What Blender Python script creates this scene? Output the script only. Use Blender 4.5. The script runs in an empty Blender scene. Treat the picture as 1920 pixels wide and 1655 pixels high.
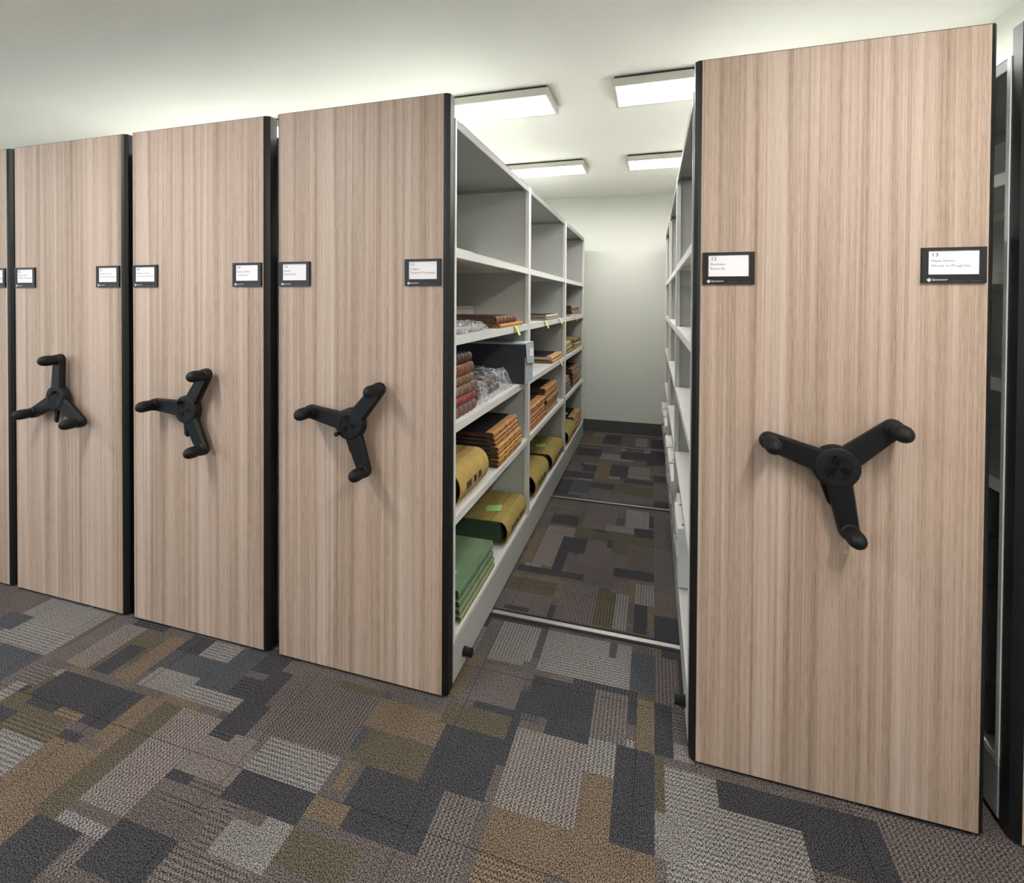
import bpy, bmesh, math, random
from mathutils import Vector, Matrix
random.seed(7)
S = bpy.context.scene
COL = S.collection

# ------------------------------------------------------------------ camera
FPX, CXP, CYP = 900.776, 960.0, 577.206
YAW, PITCH, ROLL = -0.285573, 0.012322, -0.005494
cam_d = bpy.data.cameras.new('camera')
cam = bpy.data.objects.new('camera', cam_d)
COL.objects.link(cam)
cam_d.sensor_fit = 'HORIZONTAL'
cam_d.sensor_width = 36.0
cam_d.lens = FPX / 1920 * 36
cam_d.shift_x = (960 - CXP) / 1920
cam_d.shift_y = -(827.5 - CYP) / 1920
cam_d.clip_start = 0.02
f_ = Vector((math.sin(YAW) * math.cos(PITCH), math.cos(YAW) * math.cos(PITCH), -math.sin(PITCH)))
r_ = Vector((math.cos(YAW), -math.sin(YAW), 0))
d_ = f_.cross(r_)
cr, sr = math.cos(ROLL), math.sin(ROLL)
rr = cr * r_ + sr * d_
dd = -sr * r_ + cr * d_
m4 = Matrix.Identity(4)
for i in range(3):
    m4[i][0], m4[i][1], m4[i][2] = rr[i], -dd[i], -f_[i]
m4.translation = Vector((0, -1.60638, 1.45968))
cam.matrix_world = m4
S.camera = cam

# ------------------------------------------------------------------ world, exposure
w = bpy.data.worlds.new('world'); S.world = w
w.use_nodes = True
bg = w.node_tree.nodes['Background']
bg.inputs[0].default_value = (0.72, 0.84, 1.0, 1)
bg.inputs[1].default_value = 1.8
S.view_settings.view_transform = 'Standard'
S.view_settings.look = 'None'
S.view_settings.gamma = 1
S.view_settings.use_curve_mapping = False
S.view_settings.exposure = 2.1
S.cycles.max_bounces = 6; S.cycles.diffuse_bounces = 4; S.cycles.glossy_bounces = 2; S.cycles.transmission_bounces = 4
S.cycles.caustics_reflective = False; S.cycles.caustics_refractive = False
S.cycles.adaptive_threshold = 0.06
LAMP = 9.0            # emission of every ceiling lamp diffuser

# ------------------------------------------------------------------ dimensions (metres; X along the panel fronts, Y into the aisle)
W = 0.7254            # width of a wooden end panel
ZB, ZT = 0.012, 2.212 # panel bottom and top
OVER = 0.0204         # shelving stands this much wider than the panel on each side
XL, XR = -0.7127, 0.1209
YB, ZC, XW = 3.83, 2.64, 1.35
UNITS = {'far': -3.8472, 'b': -3.0598, 'c': -2.2617, 'd': -1.4585, 'e': 0.1413, 'f': 0.962}
LEVELS = [1.662, 1.330, 0.998, 0.645]     # shelf tops
ZE = 0.19                                   # bottom shelf top
ZTOP = 2.147
POSTS = [0.065, 1.19, 2.43, 3.56]
POST_W = [.014, .05, .05, .05]
PW = 0.05

# ------------------------------------------------------------------ materials
def lin(c):
    out = []
    for v in c:
        v = v / 255.0
        out.append(v / 12.92 if v <= 0.04045 else ((v + 0.055) / 1.055) ** 2.4)
    return tuple(out) + (1.0,)

MATS = {}
def mat(name, rgb, rough=0.6, metal=0.0, noise=0.0, nscale=30.0, bump=0.0, bscale=200.0, stretch=None, **kw):
    """plain painted / printed / bound material with fine colour variation and relief"""
    if name in MATS: return MATS[name]
    m = bpy.data.materials.new(name); m.use_nodes = True
    nt = m.node_tree; n = nt.nodes; l = nt.links
    b = n['Principled BSDF']
    b.inputs['Base Color'].default_value = lin(rgb)
    b.inputs['Roughness'].default_value = rough
    b.inputs['Metallic'].default_value = metal
    for k, v in kw.items():
        b.inputs[k].default_value = v
    tc = n.new('ShaderNodeTexCoord')
    mp = n.new('ShaderNodeMapping')
    l.new(tc.outputs['Object'], mp.inputs[0])
    if stretch: mp.inputs['Scale'].default_value = stretch
    if noise:
        t = n.new('ShaderNodeTexNoise'); t.inputs['Scale'].default_value = nscale; t.inputs['Detail'].default_value = 5
        l.new(mp.outputs[0], t.inputs['Vector'])
        r = n.new('ShaderNodeMapRange'); r.inputs[1].default_value = .25; r.inputs[2].default_value = .75
        r.inputs[3].default_value = 1 - noise; r.inputs[4].default_value = 1 + noise
        l.new(t.outputs[0], r.inputs[0])
        mx = n.new('ShaderNodeMix'); mx.data_type = 'RGBA'; mx.blend_type = 'MULTIPLY'; mx.inputs[0].default_value = 1
        mx.inputs[6].default_value = lin(rgb)
        l.new(r.outputs[0], mx.inputs[7]); l.new(mx.outputs[2], b.inputs['Base Color'])
    if bump:
        t2 = n.new('ShaderNodeTexNoise'); t2.inputs['Scale'].default_value = bscale; t2.inputs['Detail'].default_value = 3
        l.new(mp.outputs[0], t2.inputs['Vector'])
        bp = n.new('ShaderNodeBump'); bp.inputs['Strength'].default_value = bump; bp.inputs['Distance'].default_value = .002
        l.new(t2.outputs[0], bp.inputs['Height']); l.new(bp.outputs[0], b.inputs['Normal'])
    MATS[name] = m
    return m

def math_node(nt, op, a, b=None, c=None):
    nd = nt.nodes.new('ShaderNodeMath'); nd.operation = op
    for i, v in enumerate((a, b, c)):
        if v is None: continue
        if isinstance(v, (int, float)): nd.inputs[i].default_value = v
        else: nt.links.new(v, nd.inputs[i])
    return nd.outputs[0]

def wood_material():
    m = bpy.data.materials.new('striped wood laminate'); m.use_nodes = True
    nt = m.node_tree; n = nt.nodes; l = nt.links
    b = n['Principled BSDF']; b.inputs['Roughness'].default_value = 0.55
    tc = n.new('ShaderNodeTexCoord')
    oi = n.new('ShaderNodeObjectInfo')
    off = n.new('ShaderNodeVectorMath'); off.operation = 'SCALE'; off.inputs[0].default_value = (3.1, 0, 1.7)
    l.new(oi.outputs['Random'], off.inputs['Scale'])
    add = n.new('ShaderNodeVectorMath'); add.operation = 'ADD'
    l.new(tc.outputs['Object'], add.inputs[0]); l.new(off.outputs[0], add.inputs[1])
    def streak(sx, sz, detail, rough=.55):
        mp = n.new('ShaderNodeMapping'); mp.inputs['Scale'].default_value = (sx, 1, sz)
        l.new(add.outputs[0], mp.inputs[0])
        t = n.new('ShaderNodeTexNoise'); t.inputs['Scale'].default_value = 1; t.inputs['Detail'].default_value = detail
        t.inputs['Roughness'].default_value = rough
        l.new(mp.outputs[0], t.inputs['Vector'])
        return t.outputs[0]
    broad = streak(11, .16, 2)
    mid = streak(42, .35, 3, .6)
    fine = streak(190, .9, 3, .65)
    pores = streak(520, 16, 2, .7)
    v = math_node(nt, 'MULTIPLY', broad, .34)
    v = math_node(nt, 'MULTIPLY_ADD', mid, .42, v)
    v = math_node(nt, 'MULTIPLY_ADD', fine, .28, v)
    v = math_node(nt, 'MULTIPLY_ADD', pores, .30, v)
    cr_ = n.new('ShaderNodeValToRGB')
    e = cr_.color_ramp.elements
    e[0].position = .45; e[0].color = lin((113, 89, 73))
    e[1].position = .80; e[1].color = lin((207, 187, 170))
    for p, c in ((.54, (149, 123, 105)), (.62, (173, 149, 130)), (.70, (191, 166, 150))):
        x = e.new(p); x.color = lin(c)
    l.new(v, cr_.inputs[0])
    # thin darker grain lines
    dark = streak(95, .18, 1, .5)
    dl = n.new('ShaderNodeMapRange'); dl.inputs[1].default_value = .62; dl.inputs[2].default_value = .72
    dl.inputs[3].default_value = 1; dl.inputs[4].default_value = .80
    l.new(dark, dl.inputs[0])
    mx = n.new('ShaderNodeMix'); mx.data_type = 'RGBA'; mx.blend_type = 'MULTIPLY'; mx.inputs[0].default_value = 1
    l.new(cr_.outputs[0], mx.inputs[6]); l.new(dl.outputs[0], mx.inputs[7])
    l.new(mx.outputs[2], b.inputs['Base Color'])
    return m

def carpet_material():
    """loop-pile carpet: patch colour and rib direction come from the tile mesh, yarn loops from textures"""
    m = bpy.data.materials.new('loop pile carpet'); m.use_nodes = True
    nt = m.node_tree; n = nt.nodes; l = nt.links
    b = n['Principled BSDF']; b.inputs['Roughness'].default_value = .95
    b.inputs['Specular IOR Level'].default_value = .1
    at = n.new('ShaderNodeAttribute'); at.attribute_name = 'patch_colour'
    ad = n.new('ShaderNodeAttribute'); ad.attribute_name = 'patch_rib'
    geo = n.new('ShaderNodeNewGeometry')
    sep = n.new('ShaderNodeSeparateXYZ'); l.new(geo.outputs['Position'], sep.inputs[0])
    def nz(scale, detail=2, rough=.6, sc=(1, 1, 1)):
        mp = n.new('ShaderNodeMapping'); mp.inputs['Scale'].default_value = sc
        l.new(geo.outputs['Position'], mp.inputs[0])
        t = n.new('ShaderNodeTexNoise'); t.inputs['Scale'].default_value = scale
        t.inputs['Detail'].default_value = detail; t.inputs['Roughness'].default_value = rough
        l.new(mp.outputs[0], t.inputs['Vector'])
        return t.outputs[0]
    def zig(coord, other, period, zp):
        # a yarn row of width `period` that wiggles along its length
        w1 = math_node(nt, 'PINGPONG', math_node(nt, 'MULTIPLY', other, 1.0 / zp), .5)
        u = math_node(nt, 'MULTIPLY_ADD', w1, 1.0, math_node(nt, 'MULTIPLY', coord, 1.0 / period))
        s = math_node(nt, 'SINE', math_node(nt, 'MULTIPLY', u, 2 * math.pi))
        return s
    spk = nz(300, 1.0, .5)
    spk2 = nz(110, 2, .6)
    big = nz(9, 2)
    ribx = zig(sep.outputs[1], sep.outputs[0], .0135, .011)
    riby = zig(sep.outputs[0], sep.outputs[1], .0135, .011)
    loop = zig(sep.outputs[0], sep.outputs[1], .0075, .0085)
    d = ad.outputs['Fac']
    is_x = math_node(nt, 'COMPARE', d, 1.0, .25)
    is_y = math_node(nt, 'COMPARE', d, 2.0, .25)
    rib = math_node(nt, 'ADD', math_node(nt, 'MULTIPLY', ribx, is_x), math_node(nt, 'MULTIPLY', riby, is_y))
    plain = math_node(nt, 'SUBTRACT', 1.0, math_node(nt, 'ADD', is_x, is_y))
    rib = math_node(nt, 'MULTIPLY_ADD', math_node(nt, 'MULTIPLY', loop, plain), .35, rib)
    # brightness factor
    sp = n.new('ShaderNodeMapRange'); sp.inputs[1].default_value = .34; sp.inputs[2].default_value = .66
    sp.inputs[3].default_value = -1; sp.inputs[4].default_value = 1
    l.new(spk, sp.inputs[0])
    v = math_node(nt, 'MULTIPLY_ADD', rib, .52, 1.0)
    v = math_node(nt, 'MULTIPLY_ADD', sp.outputs[0], 1.0, v)
    v = math_node(nt, 'MULTIPLY_ADD', math_node(nt, 'SUBTRACT', spk2, .5), .9, v)
    v = math_node(nt, 'MULTIPLY_ADD', math_node(nt, 'SUBTRACT', big, .5), .35, v)
    v = math_node(nt, 'MAXIMUM', v, .12)
    mx = n.new('ShaderNodeMix'); mx.data_type = 'RGBA'; mx.blend_type = 'MULTIPLY'; mx.inputs[0].default_value = 1
    l.new(at.outputs['Vector'], mx.inputs[6]); l.new(v, mx.inputs[7])
    l.new(mx.outputs[2], b.inputs['Base Color'])
    return m

def emit_material(name, rgb, strength):
    m = bpy.data.materials.new(name); m.use_nodes = True
    nt = m.node_tree; nt.nodes.clear()
    o = nt.nodes.new('ShaderNodeOutputMaterial'); e = nt.nodes.new('ShaderNodeEmission')
    e.inputs[0].default_value = rgb; e.inputs[1].default_value = strength
    nt.links.new(e.outputs[0], o.inputs[0])
    return m

WOOD = wood_material()
CARPET = carpet_material()
M_WALL = mat('wall paint', (230, 231, 222), .9, noise=.015, nscale=3)
M_CEIL = mat('ceiling paint', (242, 243, 236), .9, noise=.01, nscale=2)
M_BASEB = mat('rubber baseboard', (84, 84, 80), .6, noise=.05)
M_STEEL = mat('light grey enamelled steel', (192, 193, 188), .42, noise=.02, nscale=6)
M_SHELF = mat('enamelled shelf steel with painted light', (230, 229, 224), .38, noise=.015, nscale=6)  # grey steel brightened in colour so lips, posts and tops look strongly lit
M_TOP = mat('grey canopy steel', (150, 150, 146), .5, noise=.03, nscale=6)
M_BLACK = mat('black powder coat', (12, 12, 14), .45, noise=.1, nscale=60)
M_GRIP = mat('black handle plastic', (22, 22, 23), .55, bump=.25, bscale=900, **{'Specular IOR Level': .3})
M_ARM = mat('black handle metal', (13, 14, 16), .45, bump=.15, bscale=700, **{'Specular IOR Level': .35})
M_ALU = mat('aluminium rail', (205, 203, 198), .35, metal=.85, noise=.06, nscale=40)
M_SLOT = mat('dark rail slot', (8, 8, 8), .7, noise=.1)
M_CARD = mat('white card', (247, 240, 243), .7, noise=.01)
M_INK = mat('dark ink', (52, 52, 56), .8, noise=.02)
M_INK2 = mat('grey ink', (112, 110, 112), .8, noise=.02)
M_PRINT = mat('white print', (225, 228, 230), .7, noise=.02)
M_FRAME = mat('white fixture frame', (206, 202, 190), .5, noise=.01)
M_BOARD = mat('white box board', (234, 233, 230), .75, noise=.02, nscale=14)
M_HOLE = mat('dark hole', (38, 38, 40), .9, noise=.05)
DIFF = emit_material('lit lamp diffuser', (1.0, 0.985, 0.965, 1), LAMP * .75)
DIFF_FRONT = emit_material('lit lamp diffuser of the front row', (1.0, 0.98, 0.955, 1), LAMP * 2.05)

# ------------------------------------------------------------------ mesh helpers
class MB:
    """collects geometry for ONE mesh object"""
    def __init__(s): s.v = []; s.f = []
    def box(s, x0, x1, y0, y1, z0, z1):
        b = len(s.v)
        s.v += [(x0, y0, z0), (x1, y0, z0), (x1, y1, z0), (x0, y1, z0), (x0, y0, z1), (x1, y0, z1), (x1, y1, z1), (x0, y1, z1)]
        s.f += [tuple(b + i for i in q) for q in ((0, 3, 2, 1), (4, 5, 6, 7), (0, 1, 5, 4), (1, 2, 6, 5), (2, 3, 7, 6), (3, 0, 4, 7))]
        return s
    def loft(s, rings, cap0=True, cap1=True, closed=True):
        n = len(rings[0]); b = len(s.v)
        for r in rings: s.v += [tuple(p) for p in r]
        for k in range(len(rings) - 1):
            for i in range(n if closed else n - 1):
                j = (i + 1) % n
                s.f.append((b + k * n + i, b + k * n + j, b + (k + 1) * n + j, b + (k + 1) * n + i))
        if cap0: s.f.append(tuple(b + i for i in reversed(range(n))))
        if cap1: s.f.append(tuple(b + (len(rings) - 1) * n + i for i in range(n)))
        return s
    def lathe(s, prof, axis_o, axis_d, seg=20):
        """prof: (distance along axis, radius)"""
        d = Vector(axis_d).normalized(); o = Vector(axis_o)
        a = d.orthogonal().normalized(); c = d.cross(a)
        rings = []
        for t, r in prof:
            rings.append([o + d * t + (a * math.cos(2 * math.pi * i / seg) + c * math.sin(2 * math.pi * i / seg)) * max(r, 1e-5) for i in range(seg)])
        return s.loft(rings)
    def build(s, name, material, parent=None, smooth=False, bevel=0.0, loc=None):
        return place(mesh_of(s, name, smooth, bevel), name, material, parent, loc)

def mesh_of(mb, name, smooth=False, bevel=0.0):
    me = bpy.data.meshes.new(name)
    me.from_pydata([tuple(p) for p in mb.v], [], mb.f)
    bm = bmesh.new(); bm.from_mesh(me)
    if bevel:
        ed = [e for e in bm.edges if len(e.link_faces) == 2 and e.calc_face_angle(0) > .5]
        bmesh.ops.bevel(bm, geom=ed, offset=bevel, segments=2, affect='EDGES', clamp_overlap=True)
    bmesh.ops.recalc_face_normals(bm, faces=bm.faces)
    bm.to_mesh(me); bm.free()
    if smooth:
        for p in me.polygons: p.use_smooth = True
        me.set_sharp_from_angle(angle=math.radians(40))
    return me

def place(me, name, material, parent=None, loc=None):
    if material is not None and not me.materials:
        me.materials.append(material)
    o = bpy.data.objects.new(name, me); COL.objects.link(o)
    if parent is not None: o.parent = parent
    if loc is not None: o.location = loc
    return o

def empty(name, loc, rz=0.0, parent=None):
    o = bpy.data.objects.new(name, None); COL.objects.link(o)
    o.location = loc; o.rotation_euler = (0, 0, rz); o.empty_display_size = .05
    if parent is not None: o.parent = parent
    return o

def tag(o, label, cat, group=None):
    o['label'] = label; o['category'] = cat
    if group: o['group'] = group
    return o

def struct(o, label=None):
    o['kind'] = 'structure'
    if label: o['label'] = label
    return o

CACHE = {}
def shared(key, fn):
    if key not in CACHE: CACHE[key] = fn()
    return CACHE[key]

def B(*a): return MB().box(*a)

# ------------------------------------------------------------------ room shell
X0, Y0 = -5.6, -4.2
struct(B(X0 - .1, XW + .1, Y0 - .1, YB + .1, -.12, -.004).build('floor', mat('floor screed', (60, 58, 56), .9, noise=.05)), 'dark patchwork carpet tile floor')
struct(B(X0 - .1, XW + .1, Y0 - .1, YB + .1, ZC, ZC + .1).build('ceiling', M_CEIL), 'plain white painted ceiling')
struct(B(X0, XW, YB, YB + .1, -.004, ZC).build('wall_back', M_WALL), 'pale wall at the end of the aisle')
struct(B(XW, XW + .1, Y0, YB, -.004, ZC).build('wall_right', M_WALL), 'pale wall behind the rightmost shelving')
struct(B(X0 - .1, X0, Y0, YB, -.004, ZC).build('wall_left', M_WALL), 'pale wall left of the shelving')
# wall behind the photographer, with a window that gives the cool light on the left panels
wx0, wx1, wz0, wz1 = -5.3, -3.1, .85, 2.3
fw = MB()
fw.box(X0, wx0, Y0 - .1, Y0, -.004, ZC); fw.box(wx1, XW, Y0 - .1, Y0, -.004, ZC)
fw.box(wx0, wx1, Y0 - .1, Y0, -.004, wz0); fw.box(wx0, wx1, Y0 - .1, Y0, wz1, ZC)
struct(fw.build('wall_front', M_WALL), 'pale wall with a window behind the photographer')
wn = struct(empty('window_1', ((wx0 + wx1) / 2, Y0 - .05, wz0)), 'plain window')
hw, hh = (wx1 - wx0) / 2, wz1 - wz0
fr = MB()
fr.box(-hw, hw, -.03, .03, 0, .05); fr.box(-hw, hw, -.03, .03, hh - .05, hh)
fr.box(-hw, -hw + .05, -.03, .03, .05, hh - .05); fr.box(hw - .05, hw, -.03, .03, .05, hh - .05); fr.box(-.025, .025, -.03, .03, .05, hh - .05)
fr.build('window_frame', M_FRAME, wn)
gl = bpy.data.materials.new('window glass'); gl.use_nodes = True
gn = gl.node_tree.nodes; gn.clear()
go = gn.new('ShaderNodeOutputMaterial'); gt = gn.new('ShaderNodeBsdfTransparent'); gg = gn.new('ShaderNodeBsdfGlossy'); gm = gn.new('ShaderNodeMixShader')
gt.inputs[0].default_value = (.93, .96, .97, 1); gg.inputs['Roughness'].default_value = .02; gm.inputs[0].default_value = .07
gl.node_tree.links.new(gt.outputs[0], gm.inputs[1]); gl.node_tree.links.new(gg.outputs[0], gm.inputs[2]); gl.node_tree.links.new(gm.outputs[0], go.inputs[0])
for a, c in ((-hw + .05, -.025), (.025, hw - .05)):
    B(a, c, -.003, .003, .05, hh - .05).build('pane', gl, wn)
pl = bpy.data.lights.new('window_portal', 'AREA'); pl.shape = 'RECTANGLE'; pl.size = wx1 - wx0; pl.size_y = hh
pl.cycles.is_portal = True
po = bpy.data.objects.new('window_portal', pl); COL.objects.link(po)
po.location = ((wx0 + wx1) / 2, Y0 - .12, (wz0 + wz1) / 2); po.rotation_euler = (math.pi / 2, 0, 0)
struct(B(XL - 6, XW - .0, YB - .012, YB, .012, .145).build('baseboard_back', M_BASEB, bevel=.003), 'dark rubber baseboard along the back wall')
struct(B(X0, XW, YB - .02, YB - .0125, -.003, .011).build('trim_1', M_ALU), 'thin metal strip under the dark baseboard')

# ------------------------------------------------------------------ carpet tiles
TILE = .60; NC = 20; CELL = TILE / NC
TX0, TY0 = -5.6 + .157, -1.62
C_CHAR, C_SLATE, C_WARM, C_LIGHT, C_BROWN, C_OLIVE, C_TAUPE, C_PALE = range(8)
CCOL = [(63, 62, 65), (74, 75, 79), (91, 84, 82), (118, 114, 112), (105, 92, 78), (86, 80, 68), (96, 89, 87), (114, 106, 102)]
nx, ny = int((XW - TX0) / CELL), int((YB - TY0) / CELL) + 1
rg = random.Random(11)
grid = [[(C_WARM, 0)] * ny for _ in range(nx)]
def paint(x0, x1, y0, y1, c, rib):
    i0, i1 = round((x0 - TX0) / CELL), round((x1 - TX0) / CELL)
    j0, j1 = round((y0 - TY0) / CELL), round((y1 - TY0) / CELL)
    for i in range(max(0, i0), min(nx, max(i1, i0 + 1))):
        for j in range(max(0, j0), min(ny, max(j1, j0 + 1))):
            grid[i][j] = (c, rib)
for k in range(900):
    a, b_ = rg.choice(((.45, .2), (.3, .3), (.2, .45), (.3, .15), (.15, .3), (.1, .5), (.5, .1), (.2, .2), (.1, .15)))
    px, py = rg.uniform(TX0 - .3, XW), rg.uniform(TY0 - .3, YB)
    paint(px, px + a * rg.uniform(.7, 1.2), py, py + b_ * rg.uniform(.7, 1.2),
          rg.choice((0, 0, 1, 2, 2, 2, 3, 4, 5, 6, 6)), rg.choice((0, 0, 0, 1, 2)))
PATCHES = [(-3.14, -2.85, -0.11, -0, 2, 0), (-2.8, -2.37, -0.14, -0, 3, 0), (-2.75, -2.39, -0.28, -0.14, 3, 1), (-2.85, -2.72, -0.2, -0.12, 1, 0), (-2.36, -2.27, -0.28, -0.01, 6, 0), (-2.26, -2.14, -0.27, -0.02, 7, 2), (-2.14, -2.03, -0.27, -0.02, 5, 0), (-2.1, -2.03, -0.26, -0.13, 0, 0), (-1.9, -1.51, -0.22, -0.01, 1, 0), (-1.9, -1.78, -0.08, 0, 0, 0), (-1.99, -1.9, -0.27, -0.03, 4, 0), (-1.78, -1.62, -0.09, -0.01, 3, 1), (-1.87, -1.65, -0.28, -0.18, 3, 0), (-1.65, -1.43, -0.27, -0.21, 3, 1), (-2.2, -1.79, -0.45, -0.29, 0, 0), (-2.63, -2.37, -0.42, -0.28, 1, 0), (-2.35, -2.22, -0.4, -0.29, 6, 1), (-2.27, -2.18, -0.49, -0.43, 5, 0), (-2.14, -1.89, -0.55, -0.49, 5, 1), (-2.01, -1.9, -0.46, -0.44, 4, 1), (-2.1, -1.89, -0.65, -0.54, 3, 1), (-1.89, -1.81, -0.53, -0.47, 0, 0), (-1.79, -1.73, -0.47, -0.3, 4, 0), (-1.89, -1.64, -0.77, -0.5, 4, 0), (-1.68, -1.6, -0.68, -0.3, 5, 0), (-1.6, -1.43, -0.64, -0.29, 7, 2), (-1.59, -1.43, -0.72, -0.65, 3, 2), (-1.67, -1.49, -0.83, -0.69, 0, 0), (-1.49, -1.42, -0.79, -0.7, 6, 2), (-1.42, -1.21, -0.76, -0.64, 0, 0), (-1.43, -1.17, -0.64, -0.56, 2, 0), (-1.41, -1.22, -0.48, -0.36, 7, 0), (-1.33, -1.24, -0.45, -0.32, 7, 0), (-1.41, -1.19, -0.55, -0.5, 6, 0), (-1.42, -1.33, -0.5, -0.47, 0, 0), (-1.12, -0.94, -0.63, -0.53, 3, 0), (-1.42, -1.33, -0.32, -0.03, 0, 0), (-1.42, -1.31, -0.32, -0.2, 0, 0), (-1.38, -0.97, -0.05, -0, 6, 0), (-1.31, -0.95, -0.29, -0.04, 2, 2), (-1.11, -0.95, -0.06, -0.03, 5, 0), (-0.95, -0.92, -0.28, -0.04, 1, 0), (-1.22, -0.94, -0.41, -0.3, 3, 1), (-1.2, -0.94, -0.52, -0.41, 0, 0), (-0.84, -0.59, -0.49, -0.3, 0, 0), (-0.93, -0.68, -0.19, -0.05, 4, 0), (-0.92, -0.67, -0.29, -0.19, 5, 0), (-0.67, -0.57, -0.3, -0.1, 0, 0), (-0.64, -0.46, -0.3, -0.1, 0, 0), (-0.92, -0.87, -0.39, -0.3, 4, 0), (-0.94, -0.82, -0.49, -0.41, 4, 0), (-0.93, -0.72, -0.6, -0.5, 5, 0), (-0.57, -0.46, -0.5, -0.3, 6, 2), (-0.7, -0.63, 0.24, 0.49, 6, 0), (-0.63, -0.46, 0.27, 0.48, 3, 2), (-0.46, -0.4, 0.3, 0.47, 1, 0), (-0.42, -0.07, 0.23, 0.47, 3, 1), (-0.15, -0.12, 0.39, 0.48, 1, 0), (-0.07, 0.02, 0.23, 0.46, 1, 0), (0.02, 0.06, 0.45, 0.49, 4, 0), (0.07, 0.15, 0.42, 0.48, 0, 0), (0.03, 0.11, 0.21, 0.44, 6, 2), (0.11, 0.15, 0.22, 0.4, 0, 0), (-0.68, -0.45, 0.02, 0.21, 6, 0), (-0.71, -0.45, -0.08, 0.01, 5, 0), (-0.42, -0.19, -0.29, -0.02, 7, 2), (-0.44, -0.19, 0.02, 0.21, 0, 0), (-0.35, -0.19, -0.04, 0.03, 0, 0), (-0.19, -0.08, -0.01, 0.21, 6, 2), (-0.07, -0.04, 0.1, 0.21, 0, 0), (-0.05, 0.02, 0.01, 0.21, 4, 0), (0.03, 0.07, 0.01, 0.2, 0, 0), (0.08, 0.14, 0.09, 0.19, 6, 1), (0.08, 0.14, 0, 0.07, 3, 0), (-0.42, 0.02, -0.42, -0.3, 4, 0), (-0.18, -0.1, -0.3, -0.11, 4, 0), (-0.09, 0.01, -0.29, -0, 0, 0), (0.01, 0.03, -0.3, -0.01, 5, 0), (0.06, 0.4, -0.35, -0.02, 3, 1), (0.16, 0.49, -0.04, -0.01, 6, 0), (0.19, 0.44, -0.13, -0.04, 0, 0), (0.41, 0.63, -0.21, -0.03, 0, 0), (0.03, 0.12, -0.3, -0.17, 3, 0), (0.62, 0.95, -0.18, 0, 6, 2), (-0.73, -0.45, 0.55, 0.71, 6, 0), (-0.72, -0.45, 0.72, 0.83, 5, 0), (-0.68, -0.55, 0.56, 0.58, 0, 0), (-0.34, -0.11, 0.86, 1.05, 2, 0), (-0.44, -0.25, 0.56, 0.86, 6, 2), (-0.25, -0.16, 0.56, 0.84, 5, 2), (-0.16, -0.09, 0.56, 0.84, 3, 2), (-0.17, -0.09, 0.86, 0.95, 6, 0), (-0.08, 0.01, 0.78, 0.96, 3, 2), (-0.08, 0, 0.56, 0.77, 0, 0), (0.01, 0.02, 0.55, 0.77, 5, 0), (0.03, 0.14, 0.54, 0.71, 0, 0), (0.03, 0.14, 0.72, 0.88, 6, 1), (0.03, 0.14, 0.89, 1.04, 6, 0), (0.03, 0.13, 1.05, 1.38, 6, 2), (-0.4, -0.12, 1.04, 1.34, 6, 0), (-0.47, 0.02, 1.36, 1.47, 5, 0), (-0.22, -0.13, 1.22, 1.34, 5, 0), (-0.12, 0.03, 1.09, 1.34, 2, 0), (-0.65, -0.46, 1, 1.48, 7, 2), (-0.71, -0.64, 1, 1.42, 4, 0), (-0.7, -0.35, 0.9, 0.96, 0, 0), (-0.52, -0.36, 1.17, 1.35, 0, 0), (-0.51, -0.46, 0.95, 1.19, 0, 0), (-0.19, 0.03, 0.98, 1.07, 0, 0), (-0.26, -0.22, 1.28, 1.37, 0, 0), (-0.73, -0.47, 1.64, 1.78, 2, 0), (-0.64, -0.46, 1.49, 1.65, 0, 0), (-0.43, -0.22, 1.5, 1.88, 6, 2), (-0.17, -0.01, 1.6, 1.86, 3, 2), (-0.27, -0.11, 1.49, 1.58, 7, 0), (-0.1, 0.01, 1.48, 1.6, 0, 0), (-0.02, 0.01, 1.61, 1.81, 0, 0), (0.02, 0.13, 1.4, 1.79, 2, 0), (-0.6, 0.01, 2.01, 2.11, 6, 0), (-0.73, -0.61, 1.97, 2.32, 0, 0), (-0.6, -0.46, 2.07, 2.3, 1, 0), (-0.46, -0.29, 2.18, 2.32, 0, 0), (-0.28, 0.01, 2.12, 2.3, 5, 0), (-0.21, 0.01, 2.36, 2.45, 0, 0), (-0.19, -0.01, 2.48, 2.8, 7, 0), (-0.34, -0.2, 2.5, 2.76, 0, 0), (-0.46, -0.35, 2.39, 2.84, 4, 2), (-0.58, -0.47, 2.55, 2.72, 0, 0), (-0.72, -0.59, 2.53, 2.68, 6, 0), (-0.72, -0.46, 2.36, 2.52, 0, 0), (-0.46, -0.16, 2.91, 3.1, 3, 0), (-0.71, -0.47, 2.99, 3.22, 0, 0), (-0.27, 0.12, 2.96, 3.2, 0, 0), (-0.74, -0.46, 2.76, 2.96, 2, 0), (0.01, 0.14, 2.71, 2.87, 6, 0), (0.01, 0.14, 2.46, 2.6, 0, 0), (0.02, 0.14, 2.06, 2.4, 6, 1), (0.02, 0.14, 1.94, 2.06, 0, 0), (-0.69, -0.48, 3.37, 3.69, 4, 0), (-0.48, -0.31, 3.43, 3.74, 0, 0), (-0.32, -0.18, 3.37, 3.74, 2, 0), (-0.17, -0.03, 3.42, 3.73, 3, 0), (-0.01, 0.12, 3.42, 3.72, 0, 0)]
for q in PATCHES: paint(*q)

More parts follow.
